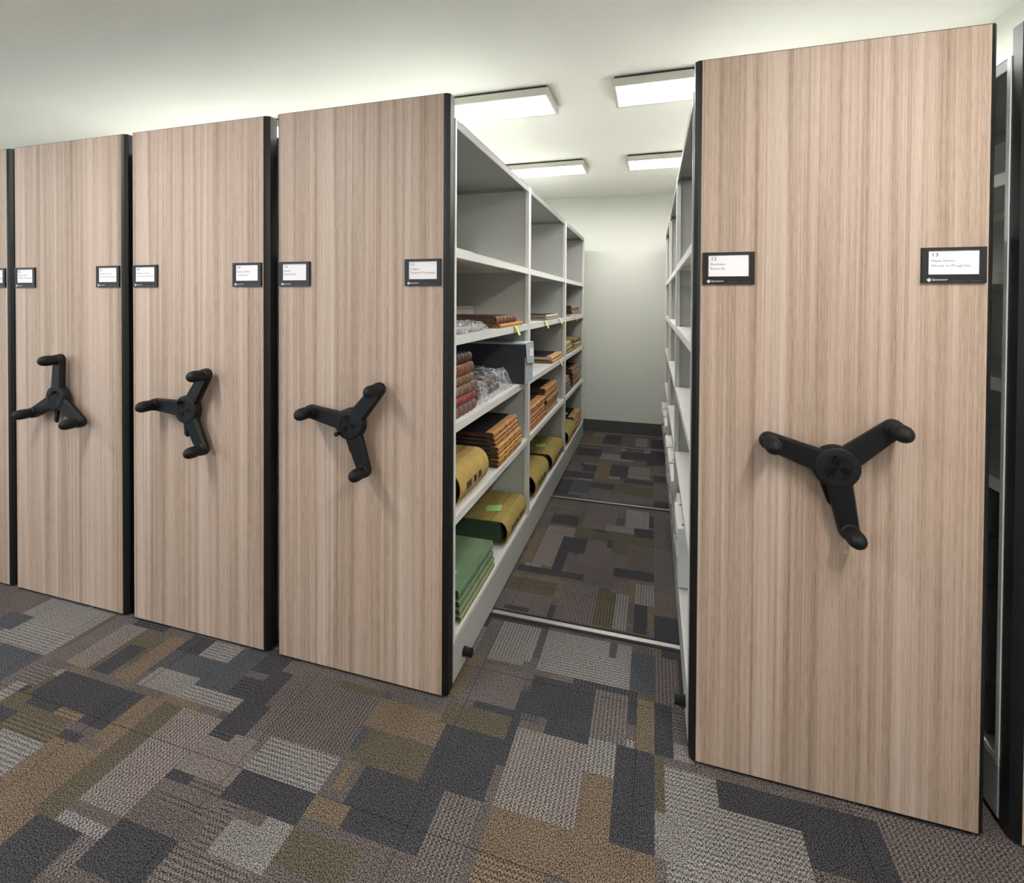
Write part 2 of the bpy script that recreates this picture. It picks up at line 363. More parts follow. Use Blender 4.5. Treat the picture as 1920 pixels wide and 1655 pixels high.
fl = bpy.data.objects['floor']
for ti in range(0, nx, NC):
    for tj in range(0, ny, NC):
        vs, fs, cols, ribs = [], [], [], []
        ox, oy = TX0 + ti * CELL, TY0 + tj * CELL
        n1, n2 = min(NC, nx - ti), min(NC, ny - tj)
        if n1 < 1 or n2 < 1: continue
        g = .0007
        def cx(i): return min(max(i * CELL, g), n1 * CELL - g)
        def cy(j): return min(max(j * CELL, g), n2 * CELL - g)
        for i in range(n1 + 1):
            for j in range(n2 + 1): vs.append((cx(i), cy(j), 0))
        for i in range(n1):
            for j in range(n2):
                a = i * (n2 + 1) + j
                fs.append((a, a + n2 + 1, a + n2 + 2, a + 1))
                c, rb = grid[ti + i][tj + j]
                cols.append(lin(CCOL[c])); ribs.append(float(rb))
        nb = len(vs)
        vs += [(g, g, 0), (n1 * CELL - g, g, 0), (n1 * CELL - g, n2 * CELL - g, 0), (g, n2 * CELL - g, 0)]
        vs += [(x, y, -.004) for x, y, z in vs[nb:nb + 4]]
        for q in range(4):
            r2 = (q + 1) % 4
            fs.append((nb + q, nb + 4 + q, nb + 4 + r2, nb + r2)); cols.append(lin((40, 40, 40))); ribs.append(0.0)
        me = bpy.data.meshes.new('carpet_tile'); me.from_pydata(vs, [], fs)
        ca = me.attributes.new('patch_colour', 'FLOAT_VECTOR', 'FACE')
        ca.data.foreach_set('vector', [v for c in cols for v in c[:3]])
        ra = me.attributes.new('patch_rib', 'FLOAT', 'FACE')
        ra.data.foreach_set('value', ribs)
        place(me, 'carpet_tile', CARPET, fl, (ox, oy, 0))

# floor rails across the aisle
for y, wd, lab in ((.528, .024, 'shiny aluminium floor rail nearest the front of the aisle'), (1.932, .020, 'aluminium floor rail halfway along the aisle'), (3.335, .014, 'thin aluminium floor rail near the back wall')):
    r = tag(empty('floor_rail', (-1.9, y, 0)), lab, 'rail', 'floor rails under the shelving')
    B(-3.3, XW + 1.88, -wd / 2, wd / 2, .0, .004).build('rail_strip', M_ALU, r, bevel=.001)
    for s in (-1, 1):
        B(-3.3, XW + 1.88, s * (wd / 2 + .008) - .008, s * (wd / 2 + .008) + .008, 0, .002).build('slot', M_SLOT, r)

# ------------------------------------------------------------------ ceiling lamps
def lamp(xa, xb, ya, yb, label, diff=None):
    L, D = xb - xa, yb - ya
    r = tag(empty('ceiling_lamp', (xa, ya, ZC)), label, 'ceiling lamp', 'surface mounted ceiling lamps')
    B(.012, L - .012, .012, D - .012, -.016, 0).build('mounting_plate', mat('lamp back plate painted as shadow gap', (58, 58, 56), .6, noise=.02), r)  # dark colour stands in for the shadow gap above the frame
    m = MB(); t = .018
    for a in ((0, L, 0, t), (0, L, D - t, D), (0, t, t, D - t), (L - t, L, t, D - t)): m.box(*a, -.052, -.014)
    m.build('frame', M_FRAME, r, bevel=.002)
    B(t, L - t, t, D - t, -.048, -.040).build('diffuser', diff or DIFF, r)
    return r
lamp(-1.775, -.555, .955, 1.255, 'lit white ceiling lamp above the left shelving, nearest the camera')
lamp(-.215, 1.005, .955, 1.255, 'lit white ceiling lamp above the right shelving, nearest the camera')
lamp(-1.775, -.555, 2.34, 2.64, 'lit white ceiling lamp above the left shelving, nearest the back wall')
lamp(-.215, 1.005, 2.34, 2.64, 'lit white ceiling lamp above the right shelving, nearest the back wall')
k = 0
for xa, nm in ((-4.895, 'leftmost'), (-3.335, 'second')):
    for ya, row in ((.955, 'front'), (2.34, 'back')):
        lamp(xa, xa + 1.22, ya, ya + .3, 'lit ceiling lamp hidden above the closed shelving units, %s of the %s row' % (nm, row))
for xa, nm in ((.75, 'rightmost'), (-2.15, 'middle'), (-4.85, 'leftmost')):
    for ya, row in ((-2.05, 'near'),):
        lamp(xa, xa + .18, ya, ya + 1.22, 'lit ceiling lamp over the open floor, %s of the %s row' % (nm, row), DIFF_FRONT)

# ------------------------------------------------------------------ shelving units
def ring(x0, x1, z0, z1, y): return [(x0, y, z0), (x1, y, z0), (x1, y, z1), (x0, y, z1)]

def make_panel(width):
    return mesh_of(B(0, width, 0, .022, ZB, ZT), 'end_panel')
def make_trim(width):
    m = MB()
    o = [(0, .0008), (.009, .006), (.019, .018), (.019, .056)]
    m.loft([ring(-a, width + a, ZB - min(a, .005), ZT + min(a * .5, .006), y) for a, y in o], cap0=False, cap1=True)
    return mesh_of(m, 'edge_trim')
def make_divider(width, yc, t=.014):
    return mesh_of(B(-OVER + .004, width + OVER - .004, yc - t, yc + t, .165, ZTOP - .006), 'divider_panel')
def make_post(pw):
    return mesh_of(B(-.0015, .02, -pw / 2, pw / 2, .165, ZTOP - .002), 'post')
def make_shelf(width, length, thick=.036):
    """sheet with a folded lip on both long sides and a shallower fold at the ends; top at z = 0"""
    m = MB(); x0, x1 = -OVER, width + OVER
    m.box(x0, x1, 0, length, -.004, 0)
    for a, b in ((x0, x0 + .012), (x1 - .012, x1)): m.box(a, b, 0, length, -thick, -.004)
    for a, b in ((0, .012), (length - .012, length)): m.box(x0 + .012, x1 - .012, a, b, -.024, -.004)
    return mesh_of(m, 'shelf', bevel=.0015)
def make_base(width):
    m = MB()
    m.box(-OVER, width + OVER, .058, POSTS[-1] + PW / 2, .014, .166)
    return mesh_of(m, 'base', bevel=.003)
def make_shelf_bottom(width):
    m = MB(); x0, x1 = -OVER - .001, width + OVER + .001; L = POSTS[-1] + PW / 2 - .058
    m.box(x0, x1, 0, L, .0, .020)
    for a, b in ((x0, x0 + .010), (x1 - .010, x1)): m.box(a, b, 0, L, .020, .0235)
    return mesh_of(m, 'bottom_shelf', bevel=.0012)

# hand crank ---------------------------------------------------------------
def make_arm():
    # tapered flat bar along +X, front towards -Y, with bevelled faces and a rounded end
    def outline(sc, y):
        pts = []
        L0, L1, w0, w1 = .030, .182, .034 * sc, .0265 * sc
        pts.append((L0, y, -w0)); 
        for i in range(9):
            a = -math.pi / 2 + math.pi * i / 8
            pts.append((L1 + w1 * math.cos(a), y, w1 * math.sin(a)))
        pts.append((L0, y, w0)); pts.append((.0, y, w0 * 1.0)); pts.append((.0, y, -w0 * 1.0))
        return pts
    m = MB(); m.loft([outline(.92, -.024), outline(1, -.028), outline(1, -.040), outline(.80, -.050)])
    return mesh_of(m, 'arm')
def make_grip():
    m = MB()
    m.lathe([(0, .024), (.006, .025), (.010, .0215), (.030, .0235), (.050, .0235), (.062, .0205), (.070, .0145), (.0745, .006), (.0755, 0)], (.182, -.045, 0), (0, -1, 0), 20)
    return mesh_of(m, 'grip', smooth=True)
def make_hub():
    m = MB()
    m.lathe([(0, .030), (.020, .030), (.021, .060), (.048, .060), (.0535, .056), (.0545, .052), (.0545, .036), (.049, .034), (.048, .014), (.051, .012), (.051, 0)], (0, .002, 0), (0, -1, 0), 36)
    return mesh_of(m, 'hub', smooth=True)
def make_lever():
    m = MB()
    m.loft([[(-.012, -.012, .01), (.02, -.012, .01), (.014, -.012, -.095), (-.004, -.012, -.085)], [(-.012, -.026, .01), (.02, -.026, .01), (.014, -.026, -.095), (-.004, -.026, -.085)]])
    return mesh_of(m, 'lock_lever', bevel=.003)
def crank(parent, width, ang, lever_ang, pin=None):
    c = empty('crank_handle', (width / 2, 0, .995), parent=parent)
    place(shared('hub', make_hub), 'hub', M_GRIP, c)
    for k in range(3):
        a = math.radians(ang + 120 * k)
        ar = place(shared('arm', make_arm), 'arm', M_ARM, c); ar.rotation_euler = (0, -a, 0)
        gr = place(shared('grip', make_grip), 'grip', M_GRIP, c); gr.rotation_euler = (0, -a, 0)
    lv = place(shared('lever', make_lever), 'lock_lever', M_ARM, c); lv.rotation_euler = (0, math.radians(lever_ang), 0)
    lv.location = (-.03, 0, -.03)
    if pin:
        pn = MB().lathe([(0, .006), (.012, .006), (.014, .0085), (.024, .0085), (.026, 0)], (pin[0], -.05, pin[1]), (0, -1, 0), 14)
        pn.build('lock_pin', M_ARM, c, smooth=True)
    return c

# label holders ------------------------------------------------------------
LW, LH = .146, .098
def make_holder():
    m = MB()
    a, b, c, d = .0155, LW - .0155, .0240, LH - .0085
    m.box(0, LW, -.003, 0, 0, LH)
    for q in ((0, LW, 0, c), (0, LW, d, LH), (0, a, c, d), (b, LW, c, d)): m.box(q[0], q[1], -.007, -.003, q[2], q[3])
    return mesh_of(m, 'label_holder')
def text(s, size, x, z, y, material, parent, name='lettering', shear=0.0, xs=1.0):
    cu = bpy.data.curves.new('lettering', 'FONT'); cu.body = s; cu.size = size; cu.shear = shear
    cu.resolution_u = 3; cu.fill_mode = 'FRONT'
    cu.materials.append(material)
    o = bpy.data.objects.new(name, cu); COL.objects.link(o); o.parent = parent
    me = bpy.data.meshes.new_from_object(o)
    bpy.data.objects.remove(o); bpy.data.curves.remove(cu)
    o = bpy.data.objects.new(name, me); COL.objects.link(o); o.parent = parent
    o.location = (x, y, z); o.rotation_euler = (math.pi / 2, 0, 0); o.scale = (xs, 1, 1)
    return o
def holder(parent, x, num, l1, l2, cut=None):
    h = place(shared('holder', make_holder), 'label_holder', M_BLACK, parent, (x, 0, 1.518))
    place(shared('card', lambda: mesh_of(B(.0150, LW - .0150, -.0040, -.0028, .0235, LH - .0080), 'card')), 'card', M_CARD, h)
    text(num, .0145, .0225, .0735, -.0043, M_INK, h, xs=1.15)
    text(l1, .0102, .0222, .0585, -.0043, M_INK2, h, xs=1.2)
    text(l2, .0102, .0222, .0448, -.0043, M_INK2, h, xs=1.2)
    def icon():
        m = MB(); p = [(-.005, .003), (-.0018, .0012), (0, .0062), (.0022, .0015), (.0052, .003), (.0046, -.002), (0, -.0062), (-.0044, -.002)]
        m.loft([[(a, 0, b) for a, b in p], [(a, .0004, b) for a, b in p]])
        return mesh_of(m, 'logo_mark')
    place(shared('icon', icon), 'logo_mark', M_PRINT, h, (.0165, -.0075, .0095))
    text('Spacesaver', .0088, .0228, .0072, -.0074, M_PRINT, h, shear=.25, xs=.93)
    text('www.spacesaver.com', .0036, .071, .0042, -.0074, M_INK2, h)
    text('1.800.492.3434', .0036, .112, .0042, -.0074, M_INK2, h)
    return h

# bumper -------------------------------------------------------------------
def make_bumper():
    m = MB(); m.lathe([(0, .0185), (.006, .0185), (.008, .0165), (.034, .0165), (.036, .0145), (.0365, 0)], (0, 0, 0), (1, 0, 0), 20)
    return mesh_of(m, 'bumper', smooth=True)

def unit(key, label, labels, ang, lever=0, pin=None, width=W, levels=LEVELS, single=False, bumper=(1,)):
    x = UNITS[key]
    u = tag(empty('mobile_shelving_unit', (x, 0, 0)), label, 'shelving unit', 'high density shelving units')
    k = round(width, 3)
    p = place(shared(('panel', k), lambda: make_panel(width)), 'end_panel', WOOD, u)
    p['label'] = 'tall wooden end panel with vertical striped grain'
    place(shared(('trim', k), lambda: make_trim(width)), 'edge_trim', M_BLACK, p)
    place(shared(('base', k), lambda: make_base(width)), 'base', M_STEEL, u)
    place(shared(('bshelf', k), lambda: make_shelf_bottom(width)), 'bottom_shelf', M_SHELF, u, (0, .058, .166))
    for i, yc in enumerate(POSTS):
        place(shared(('up', k, i), lambda: make_divider(width, yc, .014 if i else .006)), 'divider_panel', M_STEEL, u)
        for s_ in (-1, 1):
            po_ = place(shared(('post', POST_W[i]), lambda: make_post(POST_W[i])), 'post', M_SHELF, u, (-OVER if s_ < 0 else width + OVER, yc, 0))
            if s_ > 0: po_.scale = (-1, 1, 1)
    for i in range(3):
        y0, y1 = POSTS[i] + (.0145 if i else .0065), POSTS[i + 1] - .0145
        for z in list(levels) + [ZTOP]:
            if z == ZTOP: place(shared(('canopy', k, i), lambda: make_shelf(width, y1 - y0)), 'top_canopy', M_TOP, u, (0, y0, z))
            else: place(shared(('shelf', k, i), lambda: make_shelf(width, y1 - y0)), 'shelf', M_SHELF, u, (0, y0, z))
    if single:
        B(width + OVER - .006, width + OVER - .001, .06, POSTS[-1], .17, ZTOP).build('back_panel', M_STEEL, u)
    if ang is not None: crank(u, width, ang, lever, pin)
    for (lx, num, a, b) in labels: holder(u, lx, num, a, b)
    for s in bumper:
        bx = width + OVER if s > 0 else -OVER
        o = place(shared('bumper', make_bumper), 'bumper', M_GRIP, u, (bx, .165, .066))
        if s < 0: o.rotation_euler = (0, 0, math.pi)
    return u

LX, RX = .0065, W - .0065 - LW
unit('far', 'wooden shelving unit mostly cut off at the left edge of the photo', [(RX, '05', 'Benton County', 'Towns & Townships')], None, bumper=())
unit('b', 'wooden shelving unit numbered 06 and 07 with crank arm pointing up', [(LX, '06', 'Census, State', 'Deaths, Newspapers'), (RX, '07', 'Benton County', 'Towns & Townships')], 86, 10, (.012, .03), bumper=())
unit('c', 'wooden shelving unit numbered 08 and 09', [(LX, '08', 'Benton County', 'Towns & Townships'), (RX, '09', 'Books, Bibles', 'Yearbooks')], 57, 0, (-.02, .034), bumper=())
ud = unit('d', 'wooden shelving unit numbered 10 and 11, holding old ledgers along the aisle', [(LX, '10', 'Books', 'Sheet Music'), (RX, '11', 'Ledgers', 'Towns & Townships')], 49, -14, (-.038, -.034))
unit('e', 'large wooden shelving unit numbered 12 and 13 right of the aisle', [(LX, '12', 'Business', 'Records'), (RX, '13', 'New Items', 'Work in Progress')], 41, -14, bumper=(-1,))
unit('f', 'narrow dark edged shelving unit at the right edge against the wall', [], None, width=XW - UNITS['f'] - OVER - .004, levels=[1.833, 1.555, 1.25, .965], bumper=(), single=True)
# perforated back stops on the upper shelves of the open unit
def backstop(u, y0, y1, z, h):
    m = MB(); m.box(W / 2 + .027, W / 2 + .033, y0, y1, 0, h)
    o = m.build('back_stop', mat('white perforated strip', (226, 226, 222), .5, noise=.01), u, loc=(0, 0, z))
    hm = MB(); n = int((y1 - y0) / .03)
    for i in range(n):
        yy = y0 + .015 + i * .03
        hm.box(W / 2 + .033, W / 2 + .0336, yy, yy + .006, h - .018, h - .012)
    hm.build('perforation', mat('perforation shade', (120, 120, 116), .8, noise=.02), o)['kind'] = 'stuff'
backstop(ud, .09, 1.17, LEVELS[0], .102)
backstop(ud, .09, 1.17, LEVELS[1], .104)

# ------------------------------------------------------------------ books and ledgers on the left of the aisle
def arc(th, b, y, inset=0.0, n=10, trim=0.0):
    an = [-math.pi / 2 + math.pi * (trim + (1 - 2 * trim) * i / n) for i in range(n + 1)]
    return [((b - inset) * math.cos(a), y, th / 2 + (th / 2 - inset) * math.sin(a)) for a in an]
def strap(m, th, b, ya, yb, out, inn, trim=0.0):
    """curved strip that follows the spine"""
    rings = []
    for y in (ya, yb):
        rings.append(arc(th, b, y, -out, trim=trim) + list(reversed(arc(th, b, y, inn, trim=trim))))
    m.loft(rings)

LEATH = lambda n, c, **k: mat(n, c, .5, noise=.22, nscale=26, bump=.3, bscale=160, **k)
CANV = lambda n, c: mat(n, c, .9, noise=.14, nscale=14, bump=.5, bscale=900)
PAPER = mat('aged page edges', (150, 122, 88), .9, noise=.25, nscale=30, stretch=(1, 1, 40))
PAPERD = mat('dark brown page edges', (86, 62, 44), .9, noise=.3, nscale=30, stretch=(1, 1, 40))
PAPERG = mat('green stained page edges', (44, 66, 46), .8, noise=.3, nscale=25, stretch=(1, 1, 50))
PAPERW = mat('cream page edges', (205, 192, 164), .9, noise=.15, nscale=30, stretch=(1, 1, 40))
TAN = LEATH('tan calf spine', (196, 146, 88))
TAN2 = LEATH('orange tan calf spine', (196, 140, 78))
BLK = mat('black cloth board', (24, 23, 25), .8, noise=.15, nscale=40, bump=.3, bscale=900)
OLIVE = CANV('olive canvas', (172, 152, 84))
OLIVE2 = CANV('yellow canvas', (190, 160, 92))
GREENC = CANV('sage green cloth', (118, 142, 106))
INKT = mat('faded brown stamped lettering', (128, 88, 54), .8, noise=.25, nscale=60)
INKB = mat('brown stamped lettering', (78, 58, 36), .8, noise=.2, nscale=60)
GOLD = mat('gold tooling', (196, 150, 84), .4, metal=.5, noise=.15)

def book(name, label, y0, y1, z0, th, xs, depth, cover, spine, page, cat='book', group=None, b=.012, bands=0, band_mat=None, over=0.0, marks=0, crease=False, rz=0.0, board=.003, gold=False):
    L = y1 - y0; h = L / 2; th -= .0010; z0 += .0007
    r = tag(empty(name, (xs - b, (y0 + y1) / 2, z0), rz), label, cat, group)
    t = board
    for z in (0, th - t):
        B(-depth, -.002, -h, h, z, z + t).build('board', cover, r, bevel=.0008)
    B(-depth + .006, .002, -h + .005, h - .005, t, th - t).build('page_block', page, r)
    m = MB(); strap(m, th, b, -h, h, .0004, .003)
    if over:
        m.box(-over, 0, -h, h, th - .0004, th + .0005); m.box(-over, 0, -h, h, -.0003, .0004)
    sp = m.build('spine', spine, r, smooth=True)
    for i in range(bands):
        yc = -h + L * (i + 1) / (bands + 1)
        mm = MB(); strap(mm, th, b, yc - .005, yc + .005, .0030, 0, trim=.17)
        mm.build('raised_band', band_mat or spine, sp, smooth=True)
        if gold:
            for e in (-.008, .008):
                mm = MB(); strap(mm, th, b, yc + e - .0014, yc + e + .0014, .0010, 0, trim=.12)
                mm.build('gilt_line', GOLD, sp, smooth=True)
    if marks:
        rm = random.Random(int(abs(y0) * 1000 + z0 * 977))
        mm = MB()
        yy = -h * .62
        while yy < h * .6:
            ln = rm.uniform(.018, .06) if th > .06 else rm.uniform(.012, .05)
            n = 10; a0, a1 = .40, .62
            if th > .06: a0, a1 = .43, .55
            ring_ = []
            for y in (yy, yy + ln):
                o_ = [((b + .0007) * math.cos(-math.pi / 2 + math.pi * a), y, th / 2 + (th / 2 + .0007) * math.sin(-math.pi / 2 + math.pi * a)) for a in (a0, (a0 + a1) / 2, a1)]
                i_ = [((b) * math.cos(-math.pi / 2 + math.pi * a), y, th / 2 + (th / 2) * math.sin(-math.pi / 2 + math.pi * a)) for a in (a1, (a0 + a1) / 2, a0)]
                ring_.append(o_ + i_)
            mm.loft(ring_)
            yy += ln + (rm.uniform(.012, .05) if th > .06 else rm.uniform(.03, .09))
        mm.build('spine_lettering', INKB if th > .06 else INKT, sp)['kind'] = 'stuff'
    if crease:
        B(-.052, -.0495, -h, h, th - .0002, th + .0008).build('hinge_crease', INKB, r)
    return r

zA, zB_, zC_, zD = LEVELS
zE = ZE + .001
G = 'leather books on the left shelving'
# shelf below eye level, first bay
book('leather_book', 'thin tan book lying under the brown ribbed book', .63, 1.06, zB_, .021, -.716, .30, TAN2, TAN2, PAPER, b=.008)
book('leather_book', 'dark brown book with ribbed spine lying on the thin tan book', .592, .945, zB_ + .022, .038, -.722, .31, LEATH('dark brown calf board', (66, 42, 34)), LEATH('red brown calf', (124, 82, 64)), PAPERD, b=.012, bands=5)
# stack of six ribbed leather books
z = zC_ + .0005
for th, y1, c, nb, gd, lab in ((.046, .345, (122, 92, 86), 4, False, 'mauve brown ribbed book at the bottom of the six book stack'),
        (.034, .340, (146, 58, 66), 5, True, 'red ribbed book with gilt lines second from the bottom of its stack'),
        (.044, .325, (126, 100, 86), 4, True, 'grey brown ribbed book just above the red book'),
        (.038, .302, (124, 94, 74), 4, True, 'thin light brown ribbed book in the middle of the six book stack'),
        (.046, .305, (124, 78, 68), 7, True, 'red brown book with many ribs second from the top of its stack'),
        (.042, .288, (84, 60, 54), 4, False, 'dark brown ribbed book on top of the six book stack')):
    cm = LEATH('calf %d %d %d' % c, c)
    book('leather_book', lab, .100 + random.uniform(0, .03), y1, z, th, -.728 + random.uniform(-.003, .003), .24, cm, cm, PAPERD, b=.013, bands=nb, gold=gd, band_mat=cm if not gd else None)
    z += th + .0006
# two brown books inside the plastic bag
bm1 = LEATH('worn brown calf', (72, 50, 42))
book('leather_book', 'worn brown book at the bottom inside the clear plastic bag', .45, .80, zC_ + .002, .036, -.775, .25, bm1, bm1, PAPERD, b=.01)
book('leather_book', 'brown book on top inside the clear plastic bag', .44, .79, zC_ + .039, .036, -.785, .25, bm1, LEATH('pink brown calf', (96, 64, 58)), PAPERD, b=.01, rz=.05)
# tan ledgers, fourth shelf
tones = ((198, 148, 90), (186, 134, 84), (170, 120, 78), (196, 146, 84), (188, 130, 72), (204, 148, 76), (210, 152, 70), (176, 124, 66))
z = zD + .0005
order = ['bottom', 'second', 'third', 'fourth', 'fifth', 'sixth', 'seventh', 'top']
for i in range(8):
    c = tones[7 - i]; th = .0200 if i < 7 else .027
    lab = {0: 'tan spined ledger at the bottom of the near tall stack', 7: 'tan spined ledger with black cover on top of the near tall stack'}.get(i, 'tan spined ledger, %s from the bottom of the near tall stack' % order[i])
    book('ledger', lab, .622 + random.uniform(-.004, .004), 1.038 + random.uniform(-.004, .004), z, th, -.716 - .0035 * i * (i > 4) + random.uniform(-.002, .002), .33, BLK, LEATH('tan calf %d' % i, c), PAPERD, cat='ledger', group='tan spined ledgers', b=.009, over=.036, marks=1)
    z += th + .0007
book('ledger', 'fat yellow canvas ledger with barrel spine beside the tan ledgers', .125, .458, zD, .150, -.712, .34, OLIVE2, OLIVE2, PAPER, cat='ledger', group='canvas covered ledgers', b=.062, marks=1, crease=True, board=.005)
# bottom shelf, first bay
book('ledger', 'olive canvas ledger with green page edges on the bottom shelf', .765, 1.150, zE, .125, -.712, .36, OLIVE, OLIVE, PAPERG, cat='ledger', group='canvas covered ledgers', b=.045, marks=1, crease=True, board=.005)
z = zE
for i, (th, c) in enumerate(((.026, (150, 152, 110)), (.028, (128, 148, 108)), (.030, (112, 140, 104)), (.042, (116, 142, 108)))):
    lab = ['pale green ledger at the bottom of the green stack', 'green ledger second from the bottom of the green stack', 'green ledger third from the bottom of the green stack', 'thick sage green ledger on top of the green stack'][i]
    cm = CANV('green cloth %d' % i, c)
    book('ledger', lab, .140 + random.uniform(-.003, .003), .560 + random.uniform(-.004, .006), z, th, -.716 - .003 * i, .34, cm, cm, PAPERG, cat='ledger', group='green ledgers', b=.007, board=.003)
    z += th + .0006
# second bay
gy = mat('grey cloth board', (112, 106, 108), .8, noise=.15)
book('leather_book', 'mauve grey thin book at the bottom of the pair in the second bay', 1.70, 2.20, zB_, .018, -.722, .28, gy, LEATH('mauve calf', (150, 132, 128)), PAPERW, b=.006)
book('leather_book', 'thin dark book with pale spine on top of the mauve grey book', 1.72, 2.22, zB_ + .019, .020, -.730, .27, mat('dark grey cloth board', (58, 54, 56), .7, noise=.15), LEATH('pale vellum', (214, 202, 194)), PAPERW, b=.006, rz=.03)
book('ledger', 'orange tan ledger under the black ledger in the second bay', 1.925, 2.345, zC_, .024, -.718, .33, LEATH('dark tan board', (110, 70, 44)), TAN2, PAPER, cat='ledger', b=.008, over=.03)
book('ledger', 'black ledger with pale tan spine lying on the orange tan ledger', 1.93, 2.355, zC_ + .025, .026, -.724, .33, BLK, LEATH('pale tan calf', (214, 176, 132)), PAPERW, cat='ledger', b=.009, over=.04)
z = zD + .0005
for i in range(6):
    th = .025
    lab = {0: 'orange brown ledger at the bottom of the near stack in the second bay', 5: 'orange brown ledger on top of the near stack in the second bay'}.get(i, 'orange brown ledger, %s from the bottom of the near stack in the second bay' % order[i])
    book('ledger', lab, 1.245 + random.uniform(0, .01), 1.715 + random.uniform(-.012, .012), z, th, -.722 - random.uniform(0, .010), .33, BLK, LEATH('orange brown calf %d' % i, ((176, 118, 68), (188, 130, 78), (170, 116, 72), (192, 134, 84), (186, 128, 76), (196, 140, 88))[i]), PAPER, cat='ledger', group='orange brown ledgers', b=.009, over=.05, marks=1)
    z += th + .0006
z = zD + .0005
for i, th in enumerate((.026, .044, .042, .040, .036)):
    lab = {0: 'brown spined ledger at the bottom of the far stack in the second bay', 4: 'black covered ledger on top of the far stack in the second bay'}.get(i, 'brown spined ledger, %s from the bottom of the far stack in the second bay' % order[i])
    book('ledger', lab, 1.762 + random.uniform(-.012, .012), 2.20 + random.uniform(-.01, .01), z, th, -.722 - random.uniform(0, .014) - .008 * (i == 4), .36, BLK, LEATH('brown calf %d' % i, ((168, 122, 80), (178, 132, 86), (160, 114, 72), (172, 122, 80), (190, 136, 88))[i]), PAPERD, cat='ledger', group='brown spined ledgers', b=.010, over=.04)
    z += th + .0006
book('ledger', 'olive canvas ledger with dark end, nearest in the second bay', 1.385, 1.80, zE, .150, -.712, .36, OLIVE, OLIVE, mat('dark green page edges', (38, 46, 40), .8, noise=.3), cat='ledger', group='canvas covered ledgers', b=.060, marks=1, crease=True, board=.005)
book('ledger', 'olive canvas ledger with green note lying deeper in the second bay', 1.915, 2.385, zE, .130, -.712, .38, OLIVE, OLIVE, PAPERD, cat='ledger', group='canvas covered ledgers', b=.042, marks=1, crease=True, board=.005)
# third bay
book('leather_book', 'cream thin book at the bottom of the small stack in the far bay', 2.74, 3.24, zB_, .016, -.722, .26, PAPERW, PAPERW, PAPERW, b=.005)
book('leather_book', 'mauve brown round spined book in the middle of its far bay stack', 2.84, 3.33, zB_ + .017, .040, -.722, .25, bm1, LEATH('mauve brown calf', (140, 104, 96)), PAPERD, b=.018)
book('leather_book', 'brown round spined book on top of its far bay stack', 2.82, 3.31, zB_ + .058, .040, -.724, .25, bm1, LEATH('dusty brown calf', (150, 112, 96)), PAPERD, b=.018)
kh = CANV('khaki cloth', (164, 150, 104)); kh2 = CANV('faded straw cloth', (188, 172, 124))
z = zC_
for i, th in enumerate((.022, .040, .034)):
    book('ledger', ['khaki ledger at the bottom of the near khaki stack', 'khaki ledger in the middle of the near khaki stack', 'straw coloured ledger on top of the near khaki stack'][i], 2.50 + .02 * i, 2.98 - .02 * i, z, th, -.724 - .006 * i, .30, kh2 if i == 2 else kh, (kh, kh, kh2)[i], PAPER, cat='ledger', b=.010, rz=(-.02, .03, .05)[i]); z += th + .003
z = zC_
for i, th in enumerate((.030, .030, .040)):
    book('ledger', ['khaki ledger at the bottom of the far khaki stack', 'straw coloured ledger in the middle of the far khaki stack', 'dark khaki rounded ledger on top of the far khaki stack'][i], 3.05, 3.50 - .02 * i, z, th, -.724 - .004 * i, .30, kh, (kh, kh2, CANV('dark khaki cloth', (136, 122, 74)))[i], PAPER, cat='ledger', b=.014); z += th + .0006
z = zD
rd = LEATH('maroon calf', (112, 62, 60))
for i, th in enumerate((.046, .040, .030, .030)):
    book('ledger', ['dark grey ledger at the bottom of the near stack in the far bay', 'grey brown ledger second from the bottom of the near stack in the far bay', 'red brown ledger just under the maroon one in the far bay', 'maroon topped ledger on the near stack in the far bay'][i], 2.49, 2.83 - .012 * i, z, th, -.722 - .006 * i, .30, (BLK, BLK, rd, rd)[i], LEATH('far calf %d' % i, ((92, 80, 80), (110, 88, 84), (170, 116, 92), (176, 122, 96))[i]), PAPERD, cat='ledger', b=.010); z += th + .0006
z = zD
for i, th in enumerate((.034, .036, .036, .036, .034)):
    lab = {0: 'brown ledger at the bottom of the far stack in the far bay', 4: 'black covered ledger on top of the far stack in the far bay'}.get(i, 'brown ledger, %s from the bottom of the far stack in the far bay' % order[i])
    book('ledger', lab, 2.935 + random.uniform(-.01, .01), 3.41 + random.uniform(-.015, .015), z, th, -.722 - random.uniform(0, .012), .34, BLK, LEATH('dull brown calf %d' % i, ((120, 90, 62), (150, 112, 78), (140, 104, 70), (158, 118, 80), (150, 112, 80))[i]), PAPERD, cat='ledger', group='dull brown ledgers', b=.012, over=.03); z += th + .0006
z = zE
for i, th in enumerate((.050, .050, .046)):
    book('ledger', ['tan ledger at the bottom of the three at the far end of the bottom shelf', 'tan ledger in the middle of the three at the far end of the bottom shelf', 'black covered tan ledger on top at the far end of the bottom shelf'][i], 3.04, 3.47, z, th, -.718 - .006 * i, .36, BLK, LEATH('sand calf %d' % i, ((176, 138, 92), (184, 148, 100), (196, 158, 108))[i]), PAPER, cat='ledger', b=.012, over=.05); z += th + .0006
book('ledger', 'olive canvas ledger with brown end on the bottom shelf of the far bay', 2.60, 3.01, zE, .135, -.705, .34, OLIVE, OLIVE, PAPERD, cat='ledger', group='canvas covered ledgers', b=.062, crease=True, board=.005)

